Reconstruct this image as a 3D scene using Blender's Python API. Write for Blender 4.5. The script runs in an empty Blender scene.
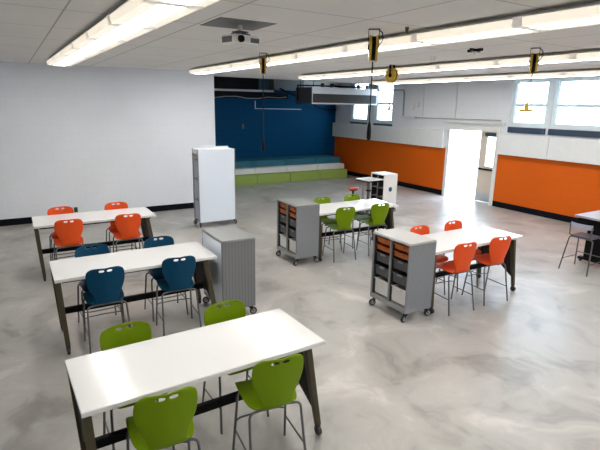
import bpy, bmesh, math, random
from mathutils import Vector, Matrix
random.seed(7)
S = bpy.context.scene
COL = S.collection
PI = math.pi

# ------------------------------------------------------------------ materials
def new_mat(name):
    m = bpy.data.materials.new(name); m.use_nodes = True
    nt = m.node_tree
    return m, nt, nt.nodes['Principled BSDF']

def N(nt, kind, **kw):
    n = nt.nodes.new(kind)
    for k, v in kw.items():
        if k in n.inputs.keys(): n.inputs[k].default_value = v
        else: setattr(n, k, v)
    return n

def mat(name, col, rough=.5, metal=0.0, var=.04, scale=6.0, bump=0.0, spec=.5, coat=0.0):
    """procedural paint / plastic / metal: slight noise mottling in colour and roughness"""
    m, nt, b = new_mat(name)
    tc = N(nt, 'ShaderNodeTexCoord')
    nz = N(nt, 'ShaderNodeTexNoise', Scale=scale, Detail=4.0)
    nt.links.new(tc.outputs['Object'], nz.inputs['Vector'])
    mx = N(nt, 'ShaderNodeMix', data_type='RGBA')
    mx.inputs[6].default_value = (*[max(0, c * (1 - var)) for c in col], 1)
    mx.inputs[7].default_value = (*[min(1, c * (1 + var)) for c in col], 1)
    nt.links.new(nz.outputs['Fac'], mx.inputs[0])
    nt.links.new(mx.outputs[2], b.inputs['Base Color'])
    b.inputs['Roughness'].default_value = rough
    b.inputs['Metallic'].default_value = metal
    b.inputs['Specular IOR Level'].default_value = spec
    b.inputs['Coat Weight'].default_value = coat
    if bump:
        bp = N(nt, 'ShaderNodeBump', Strength=bump, Distance=.01)
        n2 = N(nt, 'ShaderNodeTexNoise', Scale=scale * 12, Detail=3.0)
        nt.links.new(tc.outputs['Object'], n2.inputs['Vector'])
        nt.links.new(n2.outputs['Fac'], bp.inputs['Height'])
        nt.links.new(bp.outputs['Normal'], b.inputs['Normal'])
    return m

def emit(name, col, strength):
    m, nt, b = new_mat(name)
    b.inputs['Base Color'].default_value = (.9, .9, .88, 1)
    b.inputs['Emission Color'].default_value = (*col, 1)
    b.inputs['Emission Strength'].default_value = strength
    return m

def block_wall(name, col, axis, split=None, mortar=.9, spec=.35, rough=.55, bump=.35, bw=.41, bh=.205):
    """painted concrete block; axis = world axis running along the wall. split=(z, colour above, z black below)"""
    m, nt, b = new_mat(name)
    tc = N(nt, 'ShaderNodeTexCoord'); sp = N(nt, 'ShaderNodeSeparateXYZ')
    nt.links.new(tc.outputs['Object'], sp.inputs[0])
    cb = N(nt, 'ShaderNodeCombineXYZ')
    nt.links.new(sp.outputs[axis], cb.inputs['X']); nt.links.new(sp.outputs['Z'], cb.inputs['Y'])
    br = N(nt, 'ShaderNodeTexBrick', Scale=1.0)
    br.offset = .5; br.squash = 1
    br.inputs['Mortar Size'].default_value = .006
    br.inputs['Mortar Smooth'].default_value = .5
    br.inputs['Brick Width'].default_value = bw
    br.inputs['Row Height'].default_value = bh
    nt.links.new(cb.outputs[0], br.inputs['Vector'])
    nz = N(nt, 'ShaderNodeTexNoise', Scale=1.3, Detail=6.0)
    nt.links.new(tc.outputs['Object'], nz.inputs['Vector'])
    def shade(c):
        br_mx = N(nt, 'ShaderNodeMix', data_type='RGBA')
        br_mx.inputs[6].default_value = (*[x * .95 for x in c], 1)
        br_mx.inputs[7].default_value = (*[min(1, x * 1.04) for x in c], 1)
        nt.links.new(nz.outputs['Fac'], br_mx.inputs[0])
        mm = N(nt, 'ShaderNodeMix', data_type='RGBA')
        nt.links.new(br.outputs['Fac'], mm.inputs[0])
        nt.links.new(br_mx.outputs[2], mm.inputs[6])
        mm.inputs[7].default_value = (*[x * mortar for x in c], 1)
        return mm.outputs[2]
    out = shade(col)
    if split:
        z, c2 = split
        gt = N(nt, 'ShaderNodeMath', operation='GREATER_THAN'); gt.inputs[1].default_value = z
        nt.links.new(sp.outputs['Z'], gt.inputs[0])
        mm = N(nt, 'ShaderNodeMix', data_type='RGBA')
        nt.links.new(gt.outputs[0], mm.inputs[0])
        nt.links.new(out, mm.inputs[6]); nt.links.new(shade(c2), mm.inputs[7])
        out = mm.outputs[2]
    nt.links.new(out, b.inputs['Base Color'])
    b.inputs['Roughness'].default_value = rough; b.inputs['Specular IOR Level'].default_value = spec
    inv = N(nt, 'ShaderNodeMath', operation='SUBTRACT'); inv.inputs[0].default_value = 1
    nt.links.new(br.outputs['Fac'], inv.inputs[1])
    bp = N(nt, 'ShaderNodeBump', Strength=bump, Distance=.01)
    nt.links.new(inv.outputs[0], bp.inputs['Height'])
    nt.links.new(bp.outputs['Normal'], b.inputs['Normal'])
    return m

def floor_mat():
    m, nt, b = new_mat('polished_concrete')
    tc = N(nt, 'ShaderNodeTexCoord')
    warp = N(nt, 'ShaderNodeTexNoise', Scale=.9, Detail=3.0)
    nt.links.new(tc.outputs['Object'], warp.inputs['Vector'])
    wsub = N(nt, 'ShaderNodeVectorMath', operation='SUBTRACT'); wsub.inputs[1].default_value = (.5, .5, .5)
    nt.links.new(warp.outputs['Color'], wsub.inputs[0])
    wsc = N(nt, 'ShaderNodeVectorMath', operation='SCALE'); wsc.inputs['Scale'].default_value = 1.1
    nt.links.new(wsub.outputs[0], wsc.inputs[0])
    add = N(nt, 'ShaderNodeVectorMath', operation='ADD')
    nt.links.new(tc.outputs['Object'], add.inputs[0]); nt.links.new(wsc.outputs[0], add.inputs[1])
    n1 = N(nt, 'ShaderNodeTexNoise', Scale=1.3, Detail=5.0, Roughness=.58, Distortion=.5)
    nt.links.new(add.outputs[0], n1.inputs['Vector'])
    vo = N(nt, 'ShaderNodeTexVoronoi', Scale=.8, feature='SMOOTH_F1', Smoothness=.35)
    nt.links.new(add.outputs[0], vo.inputs['Vector'])
    wv = N(nt, 'ShaderNodeMath', operation='SINE')
    wm = N(nt, 'ShaderNodeMath', operation='MULTIPLY'); wm.inputs[1].default_value = 11
    nt.links.new(vo.outputs['Distance'], wm.inputs[0]); nt.links.new(wm.outputs[0], wv.inputs[0])
    ws = N(nt, 'ShaderNodeMath', operation='MULTIPLY_ADD'); ws.inputs[1].default_value = .022
    nt.links.new(wv.outputs[0], ws.inputs[0]); nt.links.new(n1.outputs['Fac'], ws.inputs[2])
    cr = N(nt, 'ShaderNodeValToRGB')
    e = cr.color_ramp.elements
    e[0].position = .28; e[0].color = (.205, .195, .178, 1)
    e[1].position = .74; e[1].color = (.49, .472, .445, 1)
    cr.color_ramp.interpolation = 'EASE'
    k = e.new(.5); k.color = (.345, .331, .308, 1)
    nt.links.new(ws.outputs[0], cr.inputs['Fac'])
    nt.links.new(cr.outputs['Color'], b.inputs['Base Color'])
    rr = N(nt, 'ShaderNodeMapRange'); rr.inputs['To Min'].default_value = .27; rr.inputs['To Max'].default_value = .42
    nt.links.new(n1.outputs['Fac'], rr.inputs['Value']); nt.links.new(rr.outputs[0], b.inputs['Roughness'])
    b.inputs['Specular IOR Level'].default_value = .6
    bp = N(nt, 'ShaderNodeBump', Strength=.06, Distance=.02)
    nt.links.new(n1.outputs['Fac'], bp.inputs['Height']); nt.links.new(bp.outputs['Normal'], b.inputs['Normal'])
    return m

def ceiling_mat():
    m, nt, b = new_mat('ceiling_tile')
    tc = N(nt, 'ShaderNodeTexCoord'); sp = N(nt, 'ShaderNodeSeparateXYZ')
    nt.links.new(tc.outputs['Object'], sp.inputs[0])
    def line(sock, off):
        a = N(nt, 'ShaderNodeMath', operation='SUBTRACT'); a.inputs[1].default_value = off
        nt.links.new(sp.outputs[sock], a.inputs[0])
        d = N(nt, 'ShaderNodeMath', operation='DIVIDE'); d.inputs[1].default_value = 1.24
        nt.links.new(a.outputs[0], d.inputs[0])
        f = N(nt, 'ShaderNodeMath', operation='FRACT'); nt.links.new(d.outputs[0], f.inputs[0])
        c = N(nt, 'ShaderNodeMath', operation='PINGPONG'); c.inputs[1].default_value = .5
        nt.links.new(d.outputs[0], c.inputs[0])
        l = N(nt, 'ShaderNodeMath', operation='LESS_THAN'); l.inputs[1].default_value = .007
        nt.links.new(c.outputs[0], l.inputs[0])
        return l.outputs[0]
    mxm = N(nt, 'ShaderNodeMath', operation='MAXIMUM')
    nt.links.new(line('X', .55), mxm.inputs[0]); nt.links.new(line('Y', 5.08), mxm.inputs[1])
    nz = N(nt, 'ShaderNodeTexNoise', Scale=.8, Detail=5.0)
    nt.links.new(tc.outputs['Object'], nz.inputs['Vector'])
    base = N(nt, 'ShaderNodeMix', data_type='RGBA')
    base.inputs[6].default_value = (.72, .71, .70, 1); base.inputs[7].default_value = (.80, .79, .78, 1)
    nt.links.new(nz.outputs['Fac'], base.inputs[0])
    mm = N(nt, 'ShaderNodeMix', data_type='RGBA')
    nt.links.new(mxm.outputs[0], mm.inputs[0]); nt.links.new(base.outputs[2], mm.inputs[6])
    mm.inputs[7].default_value = (.42, .41, .40, 1)
    nt.links.new(mm.outputs[2], b.inputs['Base Color']); b.inputs['Roughness'].default_value = .8
    n2 = N(nt, 'ShaderNodeTexNoise', Scale=90.0, Detail=3.0)
    nt.links.new(tc.outputs['Object'], n2.inputs['Vector'])
    bp = N(nt, 'ShaderNodeBump', Strength=.25, Distance=.01)
    nt.links.new(n2.outputs['Fac'], bp.inputs['Height']); nt.links.new(bp.outputs['Normal'], b.inputs['Normal'])
    return m

def perforated(name, col, pitch, radius, axes=('Y', 'Z'), rough=.4, metal=.3, holes=True, hole_col=None):
    """sheet steel with round punched holes (really open when holes=True, else dark-backed dots)"""
    m, nt, b = new_mat(name)
    b.inputs['Base Color'].default_value = (*col, 1); b.inputs['Roughness'].default_value = rough
    b.inputs['Metallic'].default_value = metal
    tc = N(nt, 'ShaderNodeTexCoord'); sp = N(nt, 'ShaderNodeSeparateXYZ')
    nt.links.new(tc.outputs['Object'], sp.inputs[0])
    sq = []
    for ax in axes:
        d = N(nt, 'ShaderNodeMath', operation='DIVIDE'); d.inputs[1].default_value = pitch
        nt.links.new(sp.outputs[ax], d.inputs[0])
        f = N(nt, 'ShaderNodeMath', operation='PINGPONG'); f.inputs[1].default_value = .5
        nt.links.new(d.outputs[0], f.inputs[0])
        p = N(nt, 'ShaderNodeMath', operation='POWER'); p.inputs[1].default_value = 2
        nt.links.new(f.outputs[0], p.inputs[0]); sq.append(p)
    a = N(nt, 'ShaderNodeMath', operation='ADD')
    nt.links.new(sq[0].outputs[0], a.inputs[0]); nt.links.new(sq[1].outputs[0], a.inputs[1])
    l = N(nt, 'ShaderNodeMath', operation='LESS_THAN'); l.inputs[1].default_value = (radius / pitch) ** 2
    nt.links.new(a.outputs[0], l.inputs[0])
    if holes:
        inv = N(nt, 'ShaderNodeMath', operation='SUBTRACT'); inv.inputs[0].default_value = 1
        nt.links.new(l.outputs[0], inv.inputs[1]); nt.links.new(inv.outputs[0], b.inputs['Alpha'])
    else:
        mm = N(nt, 'ShaderNodeMix', data_type='RGBA')
        mm.inputs[6].default_value = (*col, 1); mm.inputs[7].default_value = (*hole_col, 1)
        nt.links.new(l.outputs[0], mm.inputs[0]); nt.links.new(mm.outputs[2], b.inputs['Base Color'])
    return m

def ribbed(name, col, dark, pitch, axis, width=.3, rough=.5, metal=0.):
    m, nt, b = new_mat(name)
    tc = N(nt, 'ShaderNodeTexCoord'); sp = N(nt, 'ShaderNodeSeparateXYZ')
    nt.links.new(tc.outputs['Object'], sp.inputs[0])
    d = N(nt, 'ShaderNodeMath', operation='DIVIDE'); d.inputs[1].default_value = pitch
    nt.links.new(sp.outputs[axis], d.inputs[0])
    f = N(nt, 'ShaderNodeMath', operation='FRACT'); nt.links.new(d.outputs[0], f.inputs[0])
    l = N(nt, 'ShaderNodeMath', operation='LESS_THAN'); l.inputs[1].default_value = width
    nt.links.new(f.outputs[0], l.inputs[0])
    mm = N(nt, 'ShaderNodeMix', data_type='RGBA')
    mm.inputs[6].default_value = (*col, 1); mm.inputs[7].default_value = (*dark, 1)
    nt.links.new(l.outputs[0], mm.inputs[0]); nt.links.new(mm.outputs[2], b.inputs['Base Color'])
    b.inputs['Roughness'].default_value = rough; b.inputs['Metallic'].default_value = metal
    return m

def glass_mat():
    m, nt, b = new_mat('pane_glass')
    nt.nodes.remove(b)
    tr = N(nt, 'ShaderNodeBsdfTransparent'); tr.inputs[0].default_value = (.95, .98, .98, 1)
    gl = N(nt, 'ShaderNodeBsdfGlossy'); gl.inputs['Roughness'].default_value = .05
    lw = N(nt, 'ShaderNodeLayerWeight')
    pw = N(nt, 'ShaderNodeMath', operation='POWER'); pw.inputs[1].default_value = 4
    nt.links.new(lw.outputs['Facing'], pw.inputs[0])
    fr = N(nt, 'ShaderNodeMath', operation='MULTIPLY_ADD'); fr.inputs[1].default_value = .5; fr.inputs[2].default_value = .03
    nt.links.new(pw.outputs[0], fr.inputs[0])
    mx = N(nt, 'ShaderNodeMixShader')
    nt.links.new(fr.outputs[0], mx.inputs[0]); nt.links.new(tr.outputs[0], mx.inputs[1]); nt.links.new(gl.outputs[0], mx.inputs[2])
    nt.links.new(mx.outputs[0], nt.nodes['Material Output'].inputs['Surface'])
    return m

LAMP = 19.0
M = dict(
    floor=floor_mat(), ceiling=ceiling_mat(),
    white_block=block_wall('white_painted_block', (.80, .83, .875), 'X', mortar=.95),
    blue_block=block_wall('navy_painted_block', (.0005, .056, .135), 'X', mortar=.62, spec=.06),
    orange_block=block_wall('orange_and_white_painted_block', (.62, .108, .004), 'Y', split=(1.57, (.72, .74, .77)), mortar=.93, bump=.2, spec=.2),
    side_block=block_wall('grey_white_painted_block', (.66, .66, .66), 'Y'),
    band=mat('white_bulkhead_paint', (.72, .735, .74), .5, spec=.3),
    black=mat('black_rubber_base', (.004, .005, .009), .5, spec=.12),
    blackmetal=mat('black_powder_coat', (.005, .005, .006), .5, 0, spec=.1),
    deck=mat('dark_roof_deck', (.02, .022, .026), .8),
    laminate=mat('white_laminate', (.70, .70, .70), .15, var=.015, spec=.5),
    edge=mat('pale_grey_edge_band', (.62, .62, .60), .4),
    bronze=mat('bronze_powder_coat', (.075, .063, .038), .45, .3, spec=.3),
    perf=perforated('black_perforated_steel', (.003, .003, .0035), .026, .0052, metal=0., rough=.7),
    steel=mat('grey_tube_steel', (.13, .133, .14), .35, .5),
    orange_pl=mat('orange_red_plastic', (.74, .085, .015), .42, var=.02, spec=.2),
    blue_pl=mat('teal_blue_plastic', (.0003, .048, .105), .4, var=.02, spec=.2),
    green_pl=mat('lime_green_plastic', (.145, .235, .0015), .42, var=.02, spec=.15),
    greymetal=perforated('grey_perforated_steel', (.25, .265, .29), .022, .0065, ('X', 'Z'), .45, .25, False, (.17, .18, .20)),
    greyrib=ribbed('grey_ribbed_steel', (.195, .20, .21), (.15, .155, .165), .045, 'X', .25, .45, .2),
    greytop=mat('grey_laminate_top', (.20, .21, .208), .4),
    creamtop=mat('pale_grey_laminate_top', (.37, .36, .34), .4),
    shelf=mat('dark_gap_shade', (.04, .042, .045), .5, .2),  # used inside the storage units; shade of the tray gaps as colour
    greyframe=mat('grey_steel_frame', (.27, .275, .28), .4, .3),
    tray_orange=mat('amber_plastic_tray', (.42, .11, .022), .35, var=.15),
    tray_grey=mat('smoke_grey_plastic_tray', (.06, .063, .07), .3, var=.1),
    tray_rim=mat('pale_smoke_tray_lip', (.22, .23, .25), .35),
    tray_white=mat('white_plastic_tray', (.66, .66, .64), .4),
    wheel=mat('caster_rubber', (.02, .02, .022), .5),
    hub=mat('caster_hub_grey', (.30, .30, .31), .4),
    wb=mat('whiteboard_enamel', (.71, .78, .88), .16, var=.01),
    white_pl=mat('white_plastic', (.74, .73, .70), .45),
    whitemetal=mat('white_enamel_metal', (.72, .72, .70), .35),
    frame=mat('window_frame_pale_aqua', (.70, .79, .81), .4),
    navy=mat('navy_sill_panel', (.022, .045, .085), .5),
    beige=mat('beige_painted_door', (.62, .53, .44), .45),
    chrome=mat('brushed_steel', (.55, .55, .56), .3, .9),
    glass=glass_mat(),
    lens=emit('warm_lamp_lens', (1.0, .965, .91), LAMP),
    lens_side=emit('warm_lens_side', (1.0, .88, .70), .60),
    lens_cap=emit('end_cap_faint_glow', (1.0, .92, .82), .15),  # faint emission lifts the caps, which do not shine themselves
    yellow=mat('safety_yellow_plastic', (.62, .40, .025), .4),
    green_foam=mat('green_upholstery', (.24, .33, .06), .7, bump=.2),
    white_foam=mat('white_upholstery', (.68, .68, .66), .6, bump=.2),
    teal_foam=mat('teal_upholstery', (.006, .105, .155), .65, bump=.2),
    acmetal=mat('galvanised_silver_sheet', (.62, .63, .64), .4, .2),
    acdark=mat('charcoal_sheet_metal', (.085, .09, .10), .5, .2),
    grille=ribbed('dark_grille_slats', (.05, .043, .042), (.012, .011, .011), .03, 'X', .5, .7),
    pipe=mat('grey_conduit', (.34, .35, .36), .4, .5),
    whitepipe=mat('white_painted_pipe', (.62, .65, .68), .4),
    lightblue=mat('slate_blue_paint', (.03, .10, .17), .6),
    greytile=mat('dark_grey_ceiling_panel', (.18, .185, .19), .6),
    redseat=mat('red_orange_vinyl', (.55, .07, .02), .45),
    lavender=mat('lavender_grey_plastic', (.33, .34, .45), .35),
    lavtop=mat('lavender_grey_laminate', (.33, .31, .35), .4),
    darkseat=mat('charcoal_plastic', (.05, .045, .06), .35),
    badge=mat('dark_teal_badge', (.02, .09, .10), .4),
    darkgreen=mat('dark_green_plastic', (.02, .07, .035), .5),
    concrete=mat('outdoor_concrete', (.62, .60, .57), .8, var=.08, scale=1.5),
)

# ------------------------------------------------------------------ mesh helpers
class MB:
    def __init__(s): s.bm = bmesh.new()
    def box(s, a, b, mi=0):
        (x0, y0, z0), (x1, y1, z1) = a, b
        x0, x1 = min(x0, x1), max(x0, x1); y0, y1 = min(y0, y1), max(y0, y1); z0, z1 = min(z0, z1), max(z0, z1)
        v = [s.bm.verts.new(p) for p in ((x0,y0,z0),(x1,y0,z0),(x1,y1,z0),(x0,y1,z0),(x0,y0,z1),(x1,y0,z1),(x1,y1,z1),(x0,y1,z1))]
        for f in ((3,2,1,0),(4,5,6,7),(0,1,5,4),(1,2,6,5),(2,3,7,6),(3,0,4,7)):
            s.bm.faces.new([v[i] for i in f]).material_index = mi
        return s
    def hexa(s, p, mi=0):   # 8 points: bottom ring then top ring
        v = [s.bm.verts.new(q) for q in p]
        for f in ((3,2,1,0),(4,5,6,7),(0,1,5,4),(1,2,6,5),(2,3,7,6),(3,0,4,7)):
            s.bm.faces.new([v[i] for i in f]).material_index = mi
        return s
    def prism(s, pts, axis, a, b):
        def P(p, t):
            if axis == 'X': return (t, p[0], p[1])
            if axis == 'Y': return (p[0], t, p[1])
            return (p[0], p[1], t)
        A = [s.bm.verts.new(P(p, a)) for p in pts]; B = [s.bm.verts.new(P(p, b)) for p in pts]
        n = len(pts)
        s.bm.faces.new(A); s.bm.faces.new(B[::-1])
        for i in range(n): s.bm.faces.new((A[i], B[i], B[(i+1) % n], A[(i+1) % n]))
        return s
    def tube(s, pts, r, seg=8):
        pts = [Vector(p) for p in pts]; rings = []
        prev = None
        for i, p in enumerate(pts):
            t = ((pts[min(i+1, len(pts)-1)] - p).normalized() + (p - pts[max(i-1, 0)]).normalized()).normalized() if 0 < i < len(pts)-1 else (pts[min(i+1, len(pts)-1)] - pts[max(i-1, 0)]).normalized()
            if prev is None:
                u = t.orthogonal().normalized()
            else:
                u = (prev - t * prev.dot(t)).normalized()
            prev = u; w = t.cross(u)
            rr = r[i] if isinstance(r, (list, tuple)) else r
            rings.append([s.bm.verts.new(p + u * rr * math.cos(2*PI*k/seg) + w * rr * math.sin(2*PI*k/seg)) for k in range(seg)])
        for a, b in zip(rings[:-1], rings[1:]):
            for k in range(seg): s.bm.faces.new((a[k], a[(k+1) % seg], b[(k+1) % seg], b[k]))
        s.bm.faces.new(rings[0][::-1]); s.bm.faces.new(rings[-1])
        return s
    def cyl(s, c, r, h, axis='Z', seg=20, r2=None):
        d = {'X': Vector((1,0,0)), 'Y': Vector((0,1,0)), 'Z': Vector((0,0,1))}[axis] if isinstance(axis, str) else Vector(axis).normalized()
        c = Vector(c)
        return s.tube([c, c + d * h], [r, r if r2 is None else r2], seg)
    def lathe(s, prof, c=(0,0,0), seg=24):
        c = Vector(c); rings = []
        for (r, z) in prof:
            rings.append([s.bm.verts.new(c + Vector((r*math.cos(2*PI*k/seg), r*math.sin(2*PI*k/seg), z))) for k in range(seg)])
        for a, b in zip(rings[:-1], rings[1:]):
            for k in range(seg): s.bm.faces.new((a[k], a[(k+1) % seg], b[(k+1) % seg], b[k]))
        s.bm.faces.new(rings[0][::-1]); s.bm.faces.new(rings[-1])
        return s
    def build(s, name, mats, parent=None, bevel=0, smooth=False, seg=2):
        bmesh.ops.recalc_face_normals(s.bm, faces=s.bm.faces)
        if bevel:
            es = [e for e in s.bm.edges if len(e.link_faces) == 2 and e.calc_face_angle(0) > .6]
            bmesh.ops.bevel(s.bm, geom=es, offset=bevel, segments=seg, affect='EDGES', clamp_overlap=True)
        me = bpy.data.meshes.new(name); s.bm.to_mesh(me); s.bm.free()
        for m in (mats if isinstance(mats, (list, tuple)) else [mats]): me.materials.append(m)
        if smooth:
            for p in me.polygons: p.use_smooth = True
            try: me.set_sharp_from_angle(angle=.7)
            except Exception: pass
        o = bpy.data.objects.new(name, me); COL.objects.link(o)
        if parent: o.parent = parent
        return o

def tag(o, label, cat, group=None, kind=None):
    o['label'] = label; o['category'] = cat
    if group: o['group'] = group
    if kind: o['kind'] = kind
    return o
def empty(name, loc=(0,0,0), rz=0):
    o = bpy.data.objects.new(name, None); COL.objects.link(o)
    o.location = loc; o.rotation_euler = (0, 0, rz); o.empty_display_size = .1
    return o
def struct(o):
    o['kind'] = 'structure'; return o
def copy_tree(o, parent=None):
    c = o.copy(); COL.objects.link(c)
    if parent: c.parent = parent
    for ch in list(o.children): copy_tree(ch, c)
    return c

# ------------------------------------------------------------------ room
H = 3.589; XR = 12.075; YW = 12.54; XC = 4.83; YB = 17.2; XL = -3.6; YN = -3.2; HT = 4.4
struct(MB().box((XL-.2, YN-.2, -.12), (XR+.32, YB+.2, 0)).build('floor', M['floor']))
struct(MB().box((XL, YN, H), (XR, 14.1, H+.06)).build('ceiling', M['ceiling']))
struct(MB().box((XL-.2, YN-.2, HT), (XR+.3, YB+.2, HT+.15)).build('ceiling_deck', M['deck']))
struct(MB().box((XL-.2, YW, 0), (XC, YW+.2, HT)).build('wall_far', M['white_block']))
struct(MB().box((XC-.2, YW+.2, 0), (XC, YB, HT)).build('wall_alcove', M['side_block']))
struct(MB().box((XC-.2, YB, 0), (XR+.3, YB+.2, HT)).build('wall_back', M['blue_block']))
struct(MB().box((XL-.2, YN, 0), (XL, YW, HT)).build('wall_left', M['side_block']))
struct(MB().box((XL-.2, YN-.2, 0), (XR+.3, YN, HT)).build('wall_near', M['white_block']))
struct(MB().box((XL, YW-.015, 0), (XC, YW, .155)).build('baseboard_far', M['black'], bevel=.003))
struct(MB().box((XC, YB-.015, 0), (XR, YB, .15)).build('baseboard_back', M['black']))
# right wall with openings
DY0, DY1, DZ = 9.03, 10.87, 2.2
wins = [(16.10, 15.02, 2.22, 3.75), (14.62, 13.58, 2.22, 3.75), (8.74, 7.62, 2.35, 3.585), (7.54, 6.20, 2.35, 3.585), (4.6, 3.5, 2.40, 3.53), (3.14, 2.04, 2.40, 3.53), (.5, -.6, 2.40, 3.53)]  # last three are unseen windows, added to let in more daylight
ops = sorted([(min(a, b), max(a, b), z0, z1) for a, b, z0, z1 in wins] + [(DY0, DY1, 0, DZ)])
w = MB(); y = YN
for a, b, z0, z1 in ops:
    w.box((XR, y, 0), (XR+.14, a, HT))
    if z0 > 0: w.box((XR, a, 0), (XR+.14, b, z0))
    w.box((XR, a, z1), (XR+.14, b, HT)); y = b
w.box((XR, y, 0), (XR+.14, YB, HT))
struct(w.build('wall_right', M['orange_block']))
b = MB(); b.box((XR-.015, DY1+.02, 0), (XR, YB-.02, .165)); b.box((XR-.015, YN, 0), (XR, DY0-.02, .165))
struct(b.build('baseboard_right', M['black'], bevel=.003))
# white boxed bulkhead above the orange paint, in panels
b = MB()
for s0, s1 in ((DY1+.1, YB), (YN, DY0-.1)):
    n = max(1, round((s1-s0)/1.53))
    for i in range(n):
        b.box((XR-.14, s0+(s1-s0)*i/n+.003, 1.54), (XR, s0+(s1-s0)*(i+1)/n-.003, 2.11))
struct(b.build('trim_1', M['band'], bevel=.006))
# windows
for i, (ya, yb, z0, z1) in enumerate(wins):
    y0, y1 = min(ya, yb), max(ya, yb)
    e = struct(empty(f'window_{i+1}', (XR+.02, (y0+y1)/2, z0)))
    hy = (y1-y0)/2; hz = z1-z0; t = .095; zm = hz*.45
    f = MB()
    f.box((0, -hy, 0), (.12, -hy+t, hz)); f.box((0, hy-t, 0), (.12, hy, hz))
    f.box((0, -hy+t, 0), (.12, hy-t, t)); f.box((0, -hy+t, hz-t), (.12, hy-t, hz))
    f.build('window_frame', M['frame'], e, bevel=.006)
    MB().box((.02, -hy+t, zm-.042), (.09, hy-t, zm+.042)).build('meeting_rail', M['frame'], e, bevel=.004)
    s_ = MB()
    for q in (-hy+t, hy-t-.03): s_.box((.03, q, t), (.08, q+.03, hz-t))
    s_.build('sash_stile', M['frame'], e)
    lk = MB(); lk.box((.0, -.03, zm+.03), (.03, .03, zm+.05)).build('sash_lock', M['chrome'], e)
    MB().box((.052, -hy+t, t), (.056, hy-t, zm-.03)).build('pane', M['glass'], e)
    MB().box((.052, -hy+t, zm+.03), (.056, hy-t, hz-t)).build('pane', M['glass'], e)
    MB().box((-.075, -hy+.01, -.19), (-.022, hy-.01, -.035)).build('sill_panel', M['navy'], e, bevel=.004)
# double door
d = struct(empty('door_1', (XR, (DY0+DY1)/2, 0)))
hw = (DY1-DY0)/2
f = MB()
for sgn in (-1, 1):
    f.box((-.03, sgn*hw, 0), (.30, sgn*(hw-.06), DZ)); f.box((-.03, sgn*hw, 0), (0, sgn*(hw+.06), DZ+.06))
f.box((-.03, -hw+.06, DZ-.06), (.30, hw-.06, DZ)); f.box((-.03, -hw, DZ), (0, hw, DZ+.06))
f.build('door_frame', M['whitemetal'], d, bevel=.004)
MB().box((-.10, -hw-.2, DZ+.16), (0, hw+.12, DZ+.23)).build('header_rail', M['whitemetal'], d, bevel=.006)
# closed right-hand leaf near the outer face of the wall, with a narrow light
L0, L1 = -hw+.06, -hw+.80
lf = MB()
g0, g1, gz0, gz1 = L0+.20, L0+.50, 1.10, 1.98
lf.box((.25, L0, .01), (.295, g0, 2.13)); lf.box((.25, g1, .01), (.295, L1, 2.13))
lf.box((.25, g0, .01), (.295, g1, gz0)); lf.box((.25, g0, gz1), (.295, g1, 2.13))
leaf = lf.build('door_leaf', M['beige'], d)
MB().box((.268, g0, gz0), (.276, g1, gz1)).build('pane', M['glass'], leaf)
MB().box((.20, L0+.05, .98), (.25, L1-.04, 1.03)).build('push_bar', M['blackmetal'], leaf, bevel=.008)
MB().box((.243, L0+.04, .03), (.25, L1-.04, .27)).build('kick_plate', M['chrome'], leaf)
MB().box((.17, L0+.10, 2.0), (.25, L0+.55, 2.09)).build('door_closer', M['acdark'], leaf, bevel=.01)
# left leaf standing open outwards
lf = MB(); yo = hw-.11
lf.box((.30, yo, .01), (1.10, yo+.045, gz0)); lf.box((.30, yo, gz1), (1.10, yo+.045, 2.13))
lf.box((.30, yo, gz0), (.52, yo+.045, gz1)); lf.box((.80, yo, gz0), (1.10, yo+.045, gz1))
leaf = lf.build('door_leaf', M['whitemetal'], d)
MB().box((.52, yo+.018, gz0), (.80, yo+.026, gz1)).build('pane', M['glass'], leaf)
struct(MB().box((XR+.33, -20, -.16), (XR+40, 40, -.02)).build('ground_outside', M['concrete']))

# ------------------------------------------------------------------ ceiling lights
def make_light():
    e = empty('ceiling_light')
    h = MB(); h.box((-.10, -.61, -.042), (.10, .61, 0)); h.box((-.212, -.608, -.052), (.212, .608, -.040))
    h.build('housing', M['whitemetal'], e)
    for sg in (-1, 1):
        q = MB(); q.prism([(-.217, -.042), (-.217, -.055), (-.207, -.123), (.207, -.123), (.217, -.055), (.217, -.042)], 'Y', sg*.61, sg*.56)
        q.build('end_cap', M['lens_cap'], e)
    l = MB(); l.box((-.10, -.559, -.12), (.10, .559, -.053))
    l.build('diffuser', M['lens'], e)
    for sg in (-1, 1):
        q = MB(); q.hexa([(sg*.101, -.559, -.119), (sg*.205, -.559, -.119), (sg*.205, .559, -.119), (sg*.101, .559, -.119),
                          (sg*.101, -.559, -.053), (sg*.215, -.559, -.053), (sg*.215, .559, -.053), (sg*.101, .559, -.053)])
        q.build('side_lens', M['lens_side'], e)
    return e
proto = make_light(); first = True
rows = [(1.02, 10.95, 'leftmost row'), (3.99, 11.35, 'second row from the left'),
        (6.93, 11.35, 'third row from the left'), (10.0, 12.1, 'row nearest the orange wall')]
ordn = ['first', 'second', 'third', 'fourth', 'fifth', 'sixth', 'seventh', 'eighth', 'ninth', 'tenth', 'eleventh', 'twelfth']
for x, yst, nm in rows:
    k = 0; y = yst
    while y > -1.2:  # rows carry on out of view, extra fittings added for their light
        e = proto if first else copy_tree(proto); first = False
        e.location = (x, y-.61, H)
        if x < 2: e.location.x += (10.5-y)*.0145; e.rotation_euler.z = .0145
        tag(e, f'fluorescent ceiling light, {ordn[k]} from the far wall in the {nm}', 'ceiling light', 'ceiling lights of the ' + nm)
        y -= 1.225; k += 1

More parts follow.
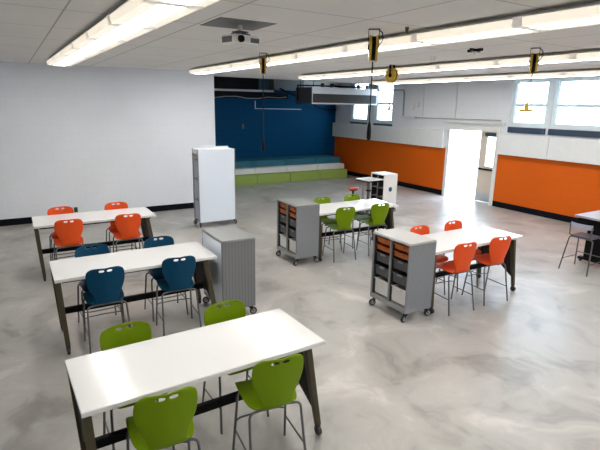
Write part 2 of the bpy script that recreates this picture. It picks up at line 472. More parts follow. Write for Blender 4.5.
# ------------------------------------------------------------------ tables
TL, TW, TZ = 1.86, .755, .914
def caster_small(e, x, y):
    c = MB(); c.box((x-.018, y-.014, .05), (x+.018, y+.014, .085)); c.build('caster', M['blackmetal'], e)
    c = MB(); c.cyl((x-.012, y, .03), .03, .024, 'X', 16); return c.build('wheel', M['wheel'], e.children[-1])
def make_table():
    e = empty('work_table')     # origin: back-left corner on the floor, length +x, width -y
    t = MB(); t.box((0, -TW, TZ-.036), (TL, 0, TZ)); t.build('tabletop', M['laminate'], e, bevel=.004)
    # each end: two bronze legs that lean lengthwise from under the top to the foot, perforated gusset between
    for xt, xf in ((.032, .068), (TL-.14, TL-.015)):
        w_ = .029
        for yy, dr in ((-.035, -1), (-TW+.035, 1)):
            m = MB()
            m.hexa([(xf-w_+.004, yy, .095), (xf+w_-.004, yy, .095), (xf+w_-.004, yy+dr*.040, .095), (xf-w_+.004, yy+dr*.040, .095),
                    (xt-w_, yy, TZ-.036), (xt+w_, yy, TZ-.036), (xt+w_, yy+dr*.075, TZ-.036), (xt-w_, yy+dr*.075, TZ-.036)])
            m.build('leg', M['bronze'], e, bevel=.004)
            c = MB(); c.cyl((xf-.015, yy+dr*.01, .04), .04, .03, 'X', 18); c.box((xf-.022, yy+dr*.02-.014, .04), (xf+.022, yy+dr*.02+.014, .10))
            c.build('caster', M['wheel'], e)
        yb_, yf_ = -.035-.06, -TW+.035+.06
        ym = -TW/2
        pts = [(yb_, TZ-.04), (yb_+.025, .22), (yb_, .24), (ym+.075, .40), (ym+.06, .35), (ym-.06, .35), (ym-.075, .40), (yf_, .24), (yf_-.025, .22), (yf_, TZ-.04)]
        pl = MB(); pl.prism(pts, 'X', -.006, .006)
        for v in pl.bm.verts: v.co.x += xf + (xt-xf)*(v.co.z-.075)/(TZ-.111)
        pl.build('end_panel', M['perf'], e)
    c = MB(); c.box((.055, -TW/2-.022, .36), (TL-.07, -TW/2+.022, .435)); c.build('crossbar', M['blackmetal'], e, bevel=.004)
    r = MB()
    for yy in (-.12, -TW+.08): r.box((.075, yy, TZ-.072), (TL-.075, yy+.03, TZ-.032))
    r.build('apron_rail', M['blackmetal'], e)
    return e

# ------------------------------------------------------------------ stool chairs
def bake(o):
    dg = bpy.context.evaluated_depsgraph_get()
    me = bpy.data.meshes.new_from_object(o.evaluated_get(dg)); return me
def shell_meshes():
    prof = [(.225,.565,.165),(.222,.585,.195),(.20,.602,.207),(.12,.608,.217),(.03,.602,.218),(-.06,.592,.214),(-.13,.580,.202),(-.182,.577,.170),
            (-.215,.594,.130),(-.232,.636,.122),(-.240,.705,.148),(-.245,.785,.188),(-.250,.87,.207),(-.258,.935,.207),(-.263,.976,.199),(-.267,1.006,.187),(-.270,1.020,.164),(-.271,1.028,.134)]
    T = [-1, -.86, -.62, -.37, -.06, .06, .37, .62, .86, 1]
    bm = bmesh.new(); grid = []
    n = len(prof)
    for i, (y, z, hw_) in enumerate(prof):
        row = []
        back = min(1, max(0, (i-7)/3.0)); seat = 1-back
        for t in T:
            yy = y + back*.038*t*t; zz = z + seat*.014*t*t*(1 if i > 1 else .3)
            if i >= 15: zz += -.012*(abs(t)**3) - .006*math.exp(-(t/.25)**2)
            row.append(bm.verts.new((t*hw_, yy, zz)))
        grid.append(row)
    for i in range(n-1):
        for j in range(len(T)-1):
            if i == 14 and j in (3, 5): continue          # the two finger slots
            f = bm.faces.new((grid[i][j], grid[i][j+1], grid[i+1][j+1], grid[i+1][j])); f.material_index = 0 if i < 8 else 1
            f.smooth = True
    bmesh.ops.recalc_face_normals(bm, faces=bm.faces)
    me = bpy.data.meshes.new('shell'); bm.to_mesh(me); bm.free()
    me.materials.append(M['white_pl']); me.materials.append(M['edge'])
    o = bpy.data.objects.new('shell', me); COL.objects.link(o)
    s = o.modifiers.new('s', 'SOLIDIFY'); s.thickness = .011; s.offset = 0
    u = o.modifiers.new('u', 'SUBSURF'); u.levels = 2; u.render_levels = 2
    full = bake(o); bpy.data.objects.remove(o)
    out = []
    for mi in (0, 1):
        b2 = bmesh.new(); b2.from_mesh(full)
        bmesh.ops.delete(b2, geom=[f for f in b2.faces if f.material_index != mi], context='FACES')
        for f in b2.faces: f.material_index = 0; f.smooth = True
        m2 = bpy.data.meshes.new('seat' if mi == 0 else 'backrest'); b2.to_mesh(m2); b2.free(); out.append(m2)
    return out
SEAT, BACK = shell_meshes()
def arc(p0, corner, p1, r, n=5):
    p0, c, p1 = Vector(p0), Vector(corner), Vector(p1)
    a = c + (p0-c).normalized()*r; b = c + (p1-c).normalized()*r
    return [a.lerp(c, t).lerp(c.lerp(b, t), t) for t in [i/n for i in range(n+1)]]
def make_chair(pl):
    e = empty('stool_chair')
    for nm, me in (('seat', SEAT), ('backrest', BACK)):
        m2 = me.copy(); m2.materials.clear(); m2.materials.append(pl)
        o = bpy.data.objects.new(nm, m2); COL.objects.link(o); o.parent = e
    r = .0105
    for sx in (-1, 1):
        for yt, yb in ((-.155, -.272), (.10, .178)):
            zt = .580 if yt > 0 else .562
            top = (sx*.10, yt, zt); cor = (sx*.208, yt*1.1, zt-.002); foot = (sx*.232, yb, .0)
            pts = [top] + arc(top, cor, foot, .045) + [foot]
            MB().tube(pts, r, 8).build('leg', M['steel'], e, smooth=True)
    f = MB()
    for yt, zt in ((-.155, .562), (.10, .580)): f.tube([(-.10, yt, zt), (.10, yt, zt)], r, 8)
    for sx in (-.07, .07): f.hexa([(sx-.02, -.155, .560), (sx+.02, -.155, .560), (sx+.02, .145, .586), (sx-.02, .145, .586), (sx-.02, -.155, .572), (sx+.02, -.155, .572), (sx+.02, .145, .598), (sx-.02, .145, .598)])
    f.build('seat_frame', M['steel'], e)
    def lp(sx, front, z):   # point on a leg at height z
        yt, yb = ((.11, .178) if front else (-.1705, -.272))
        t = z/.578
        return Vector((sx*(.232+(.208-.232)*t), yb+(yt-yb)*t, z))
    for sx in (-1, 1):
        MB().tube([lp(sx, True, .22), lp(sx, False, .22)], .0075, 8).build('stretcher', M['steel'], e, smooth=True)
    a, b_ = lp(-1, True, .30), lp(1, True, .30)
    MB().tube([a, a.lerp(b_, .12)+Vector((0, .03, 0)), a.lerp(b_, .5)+Vector((0, .04, 0)), a.lerp(b_, .88)+Vector((0, .03, 0)), b_], .0075, 8).build('footrest', M['steel'], e, smooth=True)
    return e

tabs = {'A': (.176, 8.941, -.004), 'B': (.245, 6.258, .004), 'C': (.172, 3.655, .03), 'E': (4.735, 5.053, -.007), 'D': (4.622, 7.716, -.005)}
tlab = {'A': 'white high work table nearest the white block wall, with orange-red chairs',
        'B': 'white high work table in the middle of the left rank, with teal-blue chairs',
        'C': 'white high work table nearest the viewer, with lime-green chairs',
        'D': 'white high table with lime-green chairs, before the pale cabinet, behind a storage unit',
        'E': 'white high table with orange-red chairs, beside the pale-topped storage unit'}
clab = {'A': ('orange_pl', 'orange-red', 'the table nearest the white wall'), 'B': ('blue_pl', 'teal-blue', 'the middle left table'),
        'C': ('green_pl', 'lime-green', 'the table nearest the viewer'), 'D': ('green_pl', 'lime-green', 'far table behind grey storage unit'),
        'E': ('orange_pl', 'orange-red', 'right-hand table by pale-topped storage unit')}
# chair spots along each table: (local x, dy, rotation) for near-left, near-right, far-left, far-right
spots = {'A': [(.47, -.04, .02), (1.37, -.04, -.03), (.45, -.06, .02), (1.36, -.06, .0)],
         'B': [(.50, .02, .0), (1.345, .02, -.06), (.51, -.06, .03), (1.35, -.06, .0)],
         'C': [(.495, -.05, -.08), (1.335, -.05, -.13), (.475, .0, -.02), (1.36, .0, .0)],
         'D': [(.51, .02, -.10), (1.32, .02, -.10), (.59, -.06, .0), (1.33, -.06, .0)],
         'E': [(.475, .03, -.08), (1.215, .03, -.10), (.53, -.04, .0), (1.27, -.04, .0)]}
tp = None; protos = {}
for k, (x, y, a) in tabs.items():
    t = make_table() if tp is None else copy_tree(tp)
    tp = tp or t
    t.location = (x, y, 0); t.rotation_euler = (0, 0, a)
    tag(t, tlab[k], 'table', 'white work tables')
    pm, cn, where = clab[k]
    R = Matrix.Rotation(a, 2)
    for i, (lx, dy, rz) in enumerate(spots[k]):
        near = i < 2
        ly = (-TW + .09 if near else -.09) + dy
        p = R @ Vector((lx, ly))
        c = protos.get(pm)
        if c is None: c = protos[pm] = make_chair(M[pm])
        else: c = copy_tree(c)
        c.location = (x+p.x, y+p.y, 0); c.rotation_euler = (0, 0, a + rz + (0 if near else PI))
        tag(c, f'{cn} chair, {"left" if i % 2 == 0 else "right"} one on {"near" if near else "far"} side of {where}', 'chair', f'{cn} chairs at {where}')

# ------------------------------------------------------------------ storage units
def caster_big(e, x, y, tx, ty):
    """swivel caster whose wheel trails off along (tx, ty)"""
    c = MB().box((x-.022, y-.022, .095), (x+.022, y+.022, .135)).build('caster', M['blackmetal'], e)
    L = math.hypot(tx, ty); ax = Vector((-ty/L, tx/L, 0))
    p = Vector((x+tx, y+ty, .05))
    w_ = MB(); w_.cyl(p-ax*.016, .05, .032, ax, 20); w_.build('wheel', M['wheel'], c, bevel=.005)
    h_ = MB(); h_.cyl(p-ax*.021, .030, .042, ax, 16); h_.build('hub', M['hub'], c)
    f_ = MB()
    for q in (-1, 1): f_.tube([Vector((x, y, .10))+ax*q*.02, p+ax*q*.023], .006, 6)
    f_.build('fork', M['blackmetal'], c)
UW, UD, UH, UB = .47, .735, 1.098, .134
def make_unit(drawers=True, UD=UD, UH=UH, side='greymetal', top='greytop', back='greymetal', open_shelves=False):
    """origin: floor centre; open face towards -x; columns run along y"""
    e = empty('storage_unit')
    hx, hy, t = UW/2, UD/2, .024
    b = MB()
    b.box((-hx, -hy, UB), (hx, -hy+t, UH-.025)); b.build('side_panel', M[side], e, bevel=.003)
    b = MB(); b.box((-hx, hy-t, UB), (hx, hy, UH-.025)); b.build('side_panel', M[side], e, bevel=.003)
    MB().box((-hx-.008, -hy-.006, UH-.035), (hx+.004, hy+.006, UH)).build('top', M[top], e, bevel=.012, seg=3)
    s_ = MB(); s_.box((-hx+.0, -hy+t, UB), (hx, hy-t, UB+.055)); s_.box((-hx+.004, -.011, UB+.055), (-hx+.03, .011, UH-.035))
    s_.build('carcass', M['greyframe'], e)
    MB().box((hx-.012, -hy+t, UB+.055), (hx, hy-t, UH-.035)).build('back_panel', M[back], e)
    l_ = MB(); l_.box((hx-.02, -hy+t, UB+.055), (hx-.012, hy-t, UH-.035)); l_.box((-hx+.03, -.011, UB+.055), (hx-.02, .011, UH-.035))
    for q in (-1, 1): l_.box((-hx+.02, q*(hy-t), UB+.055), (hx-.02, q*(hy-t-.003), UH-.035))
    l_.build('gap_shade_lining', M['shelf'], e)  # thin dark sheets that paint shade into the gaps between trays
    zs = [(.958, 1.036, 'tray_orange'), (.853, .931, 'tray_orange'), (.682, .822, 'tray_grey'), (.487, .632, 'tray_grey'), (.215, .438, 'tray_white')]
    if drawers:
        for y0, y1 in ((-hy+t, -.011), (.011, hy-t)):
            for z0, z1, m in zs:
                g = .018; x0 = -hx+.05
                d_ = MB()
                # open tote: front, back, sides, floor
                d_.box((x0, y0+g, z0), (x0+.008, y1-g, z1-.012)); d_.box((hx-.06, y0+g, z0), (hx-.052, y1-g, z1-.012))
                d_.box((x0+.008, y0+g, z0), (hx-.06, y0+g+.006, z1-.012)); d_.box((x0+.008, y1-g-.006, z0), (hx-.06, y1-g, z1-.012))
                d_.box((x0, y0+g, z0-.004), (hx-.052, y1-g, z0))
                d_.box((x0-.012, y0+g-.010, z1-.024), (x0+.004, y1-g+.010, z1-.008))
                o = d_.build('drawer', M[m], e, bevel=.002)
                ym = (y0+y1)/2
                MB().box((x0-.028, ym-.05, z1-.036), (x0-.006, ym+.05, z1-.014)).build('handle', M[m if m != 'tray_grey' else 'tray_rim'], o, bevel=.003)
    if open_shelves:
        for z in (.42, .66, .88):
            MB().box((-hx+.01, -hy+t, z), (hx-.02, hy-t, z+.015)).build('shelf', M['greyframe'], e)
    for sx in (-1, 1):
        for sy in (-1, 1): caster_big(e, sx*(hx-.05), sy*(hy-.05), sx*.035, sy*.008)
    return e
u = make_unit(top='creamtop'); u.location = (4.235+.235, 4.276+.3675, 0)
tag(u, 'pale-topped grey storage unit of orange, smoke and white trays at the orange-chair table', 'storage unit', 'grey storage units with coloured trays')
u2 = make_unit(); u2.location = (4.145+.235, 6.963+.3675, 0)
tag(u2, 'grey-topped storage unit of orange, smoke and white trays at the far green-chair table', 'storage unit', 'grey storage units with coloured trays')
u3 = make_unit(side='greyrib', back='wb'); u3.location = (2.40, 5.86, 0); u3.rotation_euler = (0, 0, PI)
tag(u3, 'grey storage unit with ribbed side and white panel at right end of blue-chair table', 'storage unit')
u4 = make_unit(drawers=False, UD=.55, UH=1.05, side='white_pl', top='whitemetal', back='greyframe', open_shelves=True); u4.location = (8.66, 9.93, 0)
MB().prism([(-.055, .60), (0, .57), (.055, .60), (.055, .68), (0, .71), (-.055, .68)], 'Y', -.279, -.275).build('badge', M['badge'], u4)
tag(u4, 'pale white storage cabinet with small dark badge near the orange wall', 'storage unit')

# ------------------------------------------------------------------ whiteboard tower
wb = empty('whiteboard_tower', (4.02, 10.57, 0))
hx, hy = .452, .19
MB().box((-hx+.018, -hy, .115), (hx-.018, -hy+.02, 1.785)).build('whiteboard', M['wb'], wb, bevel=.003)
MB().box((-hx+.02, hy-.02, .115), (hx-.02, hy, 1.825)).build('whiteboard', M['wb'], wb, bevel=.003)
for sx in (-1, 1):
    for yy in (-hy, hy-.03):
        MB().box((sx*hx, yy-.002, .10), (sx*(hx-.018), yy+.032, 1.795)).build('post', M['greyframe'], wb, bevel=.003)
for z in (.10, .62, 1.10, 1.55):
    MB().box((-hx+.004, -hy+.02, z), (hx-.004, hy-.02, z+.02)).build('shelf', M['greyframe'], wb)
MB().box((-.01, -hy+.02, .12), (.01, hy-.02, 1.74)).build('divider', M['greyframe'], wb)
MB().box((-hx, -hy+.03, 1.69), (hx, hy-.03, 1.785)).build('header', M['white_pl'], wb, bevel=.003)
for sx in (-1, 1):
    for sy in (-1, 1): caster_big(wb, sx*(hx-.03), sy*(hy-.03), .012*sx, .03*sy)
tag(wb, 'tall white double-sided whiteboard tower on casters in front of the blue alcove', 'whiteboard')

# ------------------------------------------------------------------ stepped bench blocks in the alcove
def bench(rowname, m, y0, y1, z1, xs, colname, rowlabel):
    for i, (a, b_) in enumerate(zip(xs[:-1], xs[1:])):
        o = MB().box((a+.006, y0, 0), (b_-.006, y1, z1)).build(rowname, m, bevel=.018, seg=3)
        tag(o, f'{colname} block, {ordn[i]} from the left in the {rowlabel} of the stepped bench', 'bench', f'{colname} blocks of the stepped bench')
bench('bench_block', M['green_foam'], 15.40, 15.75, .345, [4.84, 6.17, 7.488, 8.854, 10.179, 11.5], 'lime-green', 'lowest step')
bench('bench_block', M['white_foam'], 15.76, 16.10, .535, [4.84, 6.22, 7.58, 8.94, 10.30, 11.6], 'white', 'middle step')
bench('bench_block', M['teal_foam'], 16.11, 17.15, .76, [4.84, 6.20, 7.60, 9.03, 10.4, 11.65], 'teal', 'top step')

# ------------------------------------------------------------------ alcove overhead services
o = MB().box((XC+.02, 16.75, 3.33), (8.22, YB-.002, 3.80)).build('bulkhead', M['black'], bevel=.01); tag(o, 'black boxed bulkhead above the blue wall', 'bulkhead')
o = MB().box((8.23, 16.8, 3.33), (8.72, YB-.002, 3.80)).build('bulkhead', M['lightblue'], bevel=.01); tag(o, 'short slate-blue boxed bulkhead between black bulkhead and grey duct', 'bulkhead')
du = MB(); du.box((8.78, 16.6, 3.36), (10.1, YB-.002, 3.78)); o = du.build('duct', M['pipe'], bevel=.01); tag(o, 'grey sheet-metal duct high on the blue wall', 'duct')
o = MB().box((10.12, 17.06, 3.44), (XR-.002, YB-.002, HT)).build('upper_panel', M['whitemetal']); tag(o, 'pale upper wall panel above the hanging air unit', 'wall panel')
o = MB().box((XC, 17.13, 3.02), (9.7, YB-.002, 3.24)).build('bulkhead', M['black']); tag(o, 'low black band along top of the blue wall under the white pipe', 'bulkhead')
o = MB().tube([(XC, 16.68, 3.28), (8.80, 16.68, 3.30)], .04, 12).build('pipe', M['whitepipe'], smooth=True); tag(o, 'long white pipe running below the black bulkhead', 'pipe')
pts = [(XC+.02, 17.1, 3.04)] + [(5.2+i*.45, 17.1, 3.05+.04*math.sin(i*1.7)) for i in range(10)] + [(9.6, 17.1, 3.1)]
o = MB().tube(pts, .014, 6).build('cable', M['pipe'], smooth=True); tag(o, 'thin sagging cable along top of the blue wall', 'cable')
o = MB().tube([(8.27, 17.17, 2.93), (8.27, 17.17, 2.645), (10.34, 17.17, 2.635)], .018, 8).build('conduit', M['whitepipe']); tag(o, 'thin white L-shaped conduit on the blue wall', 'conduit')
o = MB().tube([(9.0, 16.56, 3.40), (9.6, 16.2, 3.1), (10.3, 16.0, 2.82), (11.3, 16.9, 2.66), (12.0, 17.1, 2.63)], .03, 8).build('hose', M['blackmetal'], smooth=True); tag(o, 'black hose drooping below the hanging air unit', 'hose')
o = MB().box((7.72, 17.17, 1.88), (7.79, YB, 2.06)).build('wall_box', M['acdark'], bevel=.005); tag(o, 'small dark switch box on the blue wall', 'switch box')
# hanging air unit
ac = empty('air_unit', (10.455, 14.85, 2.85))
hx, hy = 1.425, .55
MB().box((-hx, -hy+.01, 0), (hx, hy, .56)).build('casing', M['acdark'], ac, bevel=.01)
fp = MB(); fp.box((-hx, -hy-.012, .345), (hx, -hy+.01, .565)); fp.box((-hx, -hy-.012, 0), (hx, -hy+.01, .045)); fp.box((-hx, -hy-.012, .045), (-hx+.03, -hy+.01, .345)); fp.box((hx-.03, -hy-.012, .045), (hx, -hy+.01, .345))
fp.build('front_panel', M['acmetal'], ac, bevel=.004)
MB().box((-hx+.03, -hy-.004, .045), (hx-.03, -hy+.01, .345)).build('grille', M['grille'], ac)
for sx in (-1, 1):
    for sy in (-1, 1): MB().tube([(sx*(hx-.12), sy*(hy-.12), .56), (sx*(hx-.12), sy*(hy-.12), HT-2.85)], .012, 6).build('hanger_rod', M['blackmetal'], ac)
tag(ac, 'long hanging air unit with dark grille and silver front before the blue alcove', 'air unit')
o = MB().tube([(8.998, 15.2, 2.95), (8.998, 15.2, 3.49), (10.6, 15.2, 3.5), (11.9, 15.2, 3.5)], .03, 8).build('pipe', M['blackmetal']); tag(o, 'black bent pipe running over top of the hanging air unit', 'pipe')
for i, x in enumerate((9.75, 10.15, 11.35, 11.75)):
    o = MB().cyl((x, 14.75, 3.41), .07, .16, 'Z', 12).build('valve', M['acdark'], bevel=.01); tag(o, f'dark stub valve on hanging air unit, {ordn[i]} from the left', 'valve', 'stub valves on the hanging air unit')
# right wall conduits
xw = XR-.034
pts = [(xw, 14.6, 3.40)] + arc((xw, 14.6, 3.40), (xw, 13.03, 3.385), (xw, 13.0, 2.5), .12) + [(xw, 13.0, 2.5)]
o = MB().tube(pts, .03, 8).build('conduit', M['pipe'], smooth=True); tag(o, 'grey conduit bending down the upper right wall beside the far window', 'conduit')
o = MB().box((XR-.07, 12.38, 2.44), (XR, 13.1, 2.49)).build('cable_tray', M['whitepipe'], bevel=.005); tag(o, 'short white cable tray at foot of the bent grey conduit', 'cable tray')
o = MB().tube([(xw+.015, 12.38, 2.455), (xw+.015, 9.0, 2.475)], .012, 6).build('conduit', M['pipe']); tag(o, 'thin grey conduit running along wall above the door', 'conduit')
o = MB().tube([(xw+.015, 10.69, H), (xw+.015, 10.67, 2.50)], .016, 6).build('conduit', M['whitepipe']); tag(o, 'white vertical conduit on wall above left side of the door', 'conduit')
o = MB().tube([(xw+.015, 12.08, H), (xw+.015, 12.08, 2.50)], .014, 6).build('conduit', M['whitepipe']); tag(o, 'white vertical conduit just right of the two wall bells', 'conduit')
for i, (yy, zz) in enumerate(((12.58, 2.81), (12.33, 2.90))):
    b = MB(); b.cyl((XR, yy, zz), .10, -.05, 'X', 20, .085)
    o = b.build('wall_bell', M['whitemetal'], bevel=.006); tag(o, ('lower left' if i == 0 else 'upper right') + ' of two small round white bells on the upper right wall', 'bell', 'round wall bells')
# dark-green outlet box on the far wall
o = MB().box((1.16, YW-.05, .18), (1.24, YW, .30)).build('outlet_box', M['darkgreen'], bevel=.006); tag(o, 'small dark green box low on the white wall behind an orange chair', 'outlet')

# ------------------------------------------------------------------ cord reels
def reel(loc, rz, zend, end, label, drift=(0, 0)):
    e = empty('cord_reel', loc, rz)
    # disc in local xz plane, axis y
    d_ = MB(); zc = -.195
    for y0, y1 in ((-.045, -.022), (.022, .045)): d_.cyl((0, y0, zc), .138, y1-y0, 'Y', 28)
    d_.build('reel_cover', M['yellow'], e, bevel=.008)
    MB().cyl((0, -.021, zc), .122, .042, 'Y', 28).build('drum', M['blackmetal'], e)
    MB().cyl((0, -.052, zc), .04, .104, 'Y', 16).build('hub', M['blackmetal'], e)
    br = MB(); br.box((-.03, -.06, -.006), (.03, .06, 0)); br.box((-.022, -.058, -.21), (.022, -.053, 0)); br.box((-.022, .053, -.21), (.022, .058, 0))
    br.build('bracket', M['blackmetal'], e)
    MB().tube([(.01, -.05, -.005), (.03, -.09, -.03), (.04, -.10, -.09), (.03, -.085, -.13), (.02, -.055, -.16)], .005, 6).build('power_lead', M['blackmetal'], e, smooth=True)
    x0 = .0
    zz = zend - H
    MB().tube([(x0, 0, zc-.13), (x0+drift[0]*.5, drift[1]*.5, (zz+zc)/2), (x0+drift[0], drift[1], zz)], .0075 if end == 'plug' else .005, 6).build('cord', M['blackmetal'], e)
    if end == 'plug':
        MB().lathe([(.008, .20), (.018, .17), (.024, .10), (.024, .03), (.015, 0)], (x0+drift[0], drift[1], zz-.12), 12).build('plug', M['blackmetal'], e, smooth=True)
    else:
        h = MB(); X0, Y0 = x0+drift[0], drift[1]; h.lathe([(.012, .10), (.02, .06), (.03, .02), (.03, 0)], (X0, Y0, zz-.03), 12); h.box((X0-.02, Y0-.085, zz-.06), (X0+.02, Y0+.085, zz-.028))
        h.build('pull_handle', M['yellow'], e)
    return tag(e, label, 'cord reel', 'yellow cord reels under the ceiling')
def facing(x, y, off): return math.atan2(y, x) + off      # local x axis along the line of sight => disc edge-on
reel((3.61, 7.2, H), facing(3.61, 7.2, .03), 2.16, 'plug', 'yellow cord reel whose black cord hangs down in front of the blue wall')
reel((3.44, 4.244, H), facing(3.44, 4.244, .05), 2.55, 'plug', 'largest-looking yellow cord reel, with thick black cord and plug')
reel((6.57, 7.495, H), facing(6.57, 7.495, .85), 2.78, 'bar', 'yellow cord reel seen face-on with yellow pull handle by the far windows', (.04, -.03))
reel((6.15, 4.186, H), facing(6.15, 4.186, .03), 2.82, 'bar', 'yellow cord reel with thin cord and yellow pull handle before the right windows', (-.06, .02))

# ------------------------------------------------------------------ projector and small ceiling fittings
o = MB().box((1.84, 4.56, H-.006), (2.44, 5.12, H)).build('ceiling_panel', M['greytile']); tag(o, 'dark grey mounting panel in the ceiling above the projector', 'ceiling panel')
pj = empty('projector', (2.16, 4.83, H), .25)
MB().box((-.17, -.13, -.205), (.17, .13, -.115)).build('body', M['white_pl'], pj, bevel=.018, seg=3)
MB().cyl((-.10, -.125, -.16), .034, -.03, 'Y', 18).build('lens', M['blackmetal'], pj)
MB().box((-.174, -.08, -.19), (-.169, .08, -.135)).build('vent', M['acdark'], pj)
MB().box((.03, -.132, -.185), (.14, -.129, -.14)).build('vent', M['acdark'], pj)
MB().cyl((0, 0, -.075), .025, .068, 'Z', 14).build('mount_pole', M['whitemetal'], pj)
mp = MB(); mp.box((-.06, -.06, -.082), (.06, .06, -.072))
for a in (.4, 1.9, 3.5, 5.0): mp.tube([(0, 0, -.078), (.15*math.cos(a), .11*math.sin(a), -.112)], .008, 6)
mp.build('mount_arm', M['acdark'], pj)
tag(pj, 'white projector hanging from a dark grey panel in the ceiling', 'projector')
def fitting(x, y, m, label, r=.07, cross=False):
    b = MB(); b.lathe([(r, 0), (r*.9, -.02), (r*.6, -.06), (r*.3, -.07)], (x, y, H), 16)
    e = b.build('ceiling_fitting', M[m])
    if cross:
        c = MB()
        for a in (.25, 1.45):
            ca, sa = math.cos(a), math.sin(a)
            P = lambda u, v, z: (u*ca-v*sa, u*sa+v*ca, z)
            c.hexa([P(-.13, -.02, -.035), P(.13, -.02, -.035), P(.13, .02, -.035), P(-.13, .02, -.035), P(-.13, -.02, 0), P(.13, -.02, 0), P(.13, .02, 0), P(-.13, .02, 0)])
        o2 = c.build('cross_arm', M['blackmetal'], e); o2.location = (x, y, H)
    tag(e, label, 'ceiling fitting')
fitting(5.65, 4.76, 'whitemetal', 'white round ceiling fitting with black crossed arms between two light rows', .032, True)
fitting(6.04, 5.88, 'white_pl', 'small pale cone ceiling fitting near the row of lights above the right table', .06)
fitting(6.75, 4.3, 'pipe', 'tiny grey ceiling fitting right of a yellow cord reel', .022)
fitting(3.62, 3.94, 'acdark', 'tiny dark ceiling fitting near the largest-looking cord reel', .02)

# ------------------------------------------------------------------ standing desk and stool by the pale cabinet
dk = empty('standing_desk', (8.04, 9.80, 0), .1)
MB().box((-.27, -.25, .925), (.27, .25, .95)).build('desktop', M['laminate'], dk, bevel=.004)
MB().box((-.25, -.23, .89), (.26, .23, .925)).build('desk_frame', M['blackmetal'], dk)
cl = MB(); cl.box((-.23, -.22, .03), (-.18, -.16, .89)).build('column', M['acdark'], dk, bevel=.004)
cl = MB(); cl.box((-.10, .12, .03), (-.05, .18, .89)).build('column', M['pipe'], dk, bevel=.004)
MB().box((-.26, -.24, .0), (-.02, .24, .03)).build('base', M['blackmetal'], dk, bevel=.004)
MB().box((-.25, -.24, .66), (-.15, -.14, .70)).build('knob', M['blackmetal'], dk, bevel=.006)
tag(dk, 'small white-topped standing desk beside the pale cabinet', 'desk')
st = empty('round_stool', (8.03, 10.3, 0))
MB().lathe([(.09, .56), (.135, .575), (.145, .60), (.14, .625), (.10, .635)], seg=28).build('seat', M['redseat'], st, smooth=True)
MB().lathe([(.10, .54), (.11, .56), (.10, .562)], seg=20).build('seat_plate', M['blackmetal'], st)
MB().lathe([(.035, .02), (.035, .30), (.028, .30), (.028, .55)], seg=16).build('column', M['blackmetal'], st)
MB().lathe([(.20, 0), (.20, .012), (.06, .03), (.04, .05)], seg=28).build('base', M['blackmetal'], st)
st.location = (7.98, 10.40, 0)
tag(st, 'round stool with red-orange seat on black column left of the standing desk', 'stool')

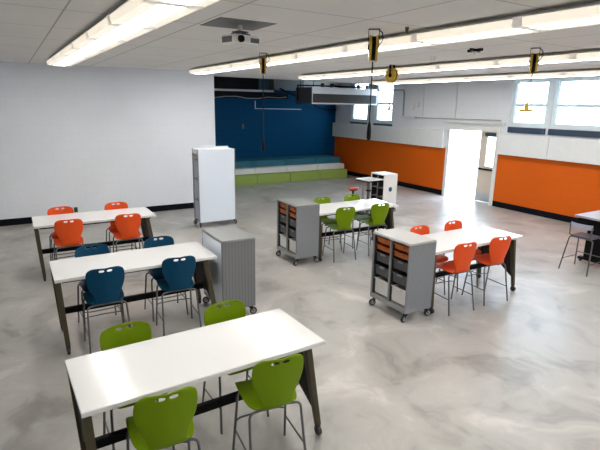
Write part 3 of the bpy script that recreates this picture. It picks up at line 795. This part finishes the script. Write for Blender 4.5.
# ------------------------------------------------------------------ far right table and low-back stools
t = empty('pedestal_table', (8.86, 4.80, 0))
MB().box((0, -.76, .878), (1.83, 0, .914)).build('tabletop', M['lavtop'], t, bevel=.004)
MB().box((.08, -.72, .80), (1.75, -.04, .878)).build('apron', M['blackmetal'], t)
for x in (.22, 1.52): 
    MB().box((x, -.60, .09), (x+.10, -.16, .80)).build('pedestal', M['blackmetal'], t, bevel=.006)
    q = MB(); q.box((x, -.70, .05), (x+.10, -.06, .09))
    q.build('foot', M['blackmetal'], t)
    for yy in (-.66, -.10): MB().cyl((x+.03, yy, .03), .03, .04, 'X', 14).build('caster', M['wheel'], t)
tag(t, 'table with lavender-grey top and black base cut off by the right edge', 'table')
def low_stool(loc, rz, label):
    e = empty('low_back_stool', loc, rz)      # faces +y
    MB().box((-.19, -.18, .625), (.19, .19, .65)).build('seat', M['darkseat'], e, bevel=.012, seg=3)
    bk = MB(); n = 10
    for i in range(n):
        a0, a1 = -1+2*i/n, -1+2*(i+1)/n
        f0, f1 = .05*a0*a0, .05*a1*a1
        bk.hexa([(a0*.19, -.235+f0, .80), (a1*.19, -.235+f1, .80), (a1*.19, -.218+f1, .80), (a0*.19, -.218+f0, .80),
                 (a0*.185, -.25+f0, .885), (a1*.185, -.25+f1, .885), (a1*.185, -.233+f1, .885), (a0*.185, -.233+f0, .885)])
    bmesh.ops.remove_doubles(bk.bm, verts=bk.bm.verts, dist=1e-5)
    bk.build('backrest', M['lavender'], e)
    for sx in (-1, 1):
        MB().tube([(sx*.16, -.13, .62), (sx*.185, -.19, .66), (sx*.188, -.205, .86)], .010, 8).build('back_post', M['steel'], e, smooth=True)
        for yt, yb in ((-.13, -.25), (.15, .25)):
            top = (sx*.12, yt, .615); cor = (sx*.205, yt*1.1, .613); foot = (sx*.25, yb, 0)
            MB().tube([top] + arc(top, cor, foot, .05) + [foot], .0115, 8).build('leg', M['steel'], e, smooth=True)
        MB().tube([(sx*.237, .222, .2), (sx*.237, -.222, .2)], .008, 8).build('stretcher', M['steel'], e)
    f = MB()
    for yt in (-.13, .15): f.tube([(-.12, yt, .615), (.12, yt, .615)], .0115, 8)
    f.build('seat_frame', M['steel'], e)
    MB().tube([(-.232, .213, .27), (.232, .213, .27)], .008, 8).build('footrest', M['steel'], e)
    return tag(e, label, 'stool', 'low-back stools at the far right table')
low_stool((8.56, 4.38, 0), -PI/2, 'low-back metal stool with lavender-grey backrest at left end of the lavender-grey table')

# ------------------------------------------------------------------ light and camera
wd = bpy.data.worlds.new('sky'); S.world = wd; wd.use_nodes = True
bg = wd.node_tree.nodes['Background']; bg.inputs['Color'].default_value = (.62, .79, 1.0, 1); bg.inputs['Strength'].default_value = 14.0

cd = bpy.data.cameras.new('camera'); cam = bpy.data.objects.new('camera', cd); COL.objects.link(cam)
f, pit, yaw, rol, h = 478.10554820129806, math.radians(14.040787993531573), math.radians(31.15699574267015), math.radians(1.0374241782475793), 2.7916882240187952
cy, sy = math.cos(yaw), math.sin(yaw)
F = Vector((sy*math.cos(pit), cy*math.cos(pit), -math.sin(pit)))
R0 = Vector((cy, -sy, 0)); U0 = R0.cross(F)
R = R0*math.cos(rol) + U0*math.sin(rol); U = -R0*math.sin(rol) + U0*math.cos(rol)
mw = Matrix((R, U, -F)).transposed().to_4x4(); mw.translation = Vector((0, 0, h))
cam.matrix_world = mw
cd.sensor_fit = 'HORIZONTAL'; cd.sensor_width = 36; cd.lens = f/600*36; cd.clip_start = .05; cd.clip_end = 200
S.camera = cam
S.view_settings.view_transform = 'Standard'; S.view_settings.look = 'None'; S.view_settings.gamma = 1; S.view_settings.use_curve_mapping = False
S.view_settings.exposure = 0.24
S.cycles.max_bounces = 8; S.cycles.diffuse_bounces = 5; S.cycles.use_denoising = True
S.cycles.sample_clamp_indirect = 6
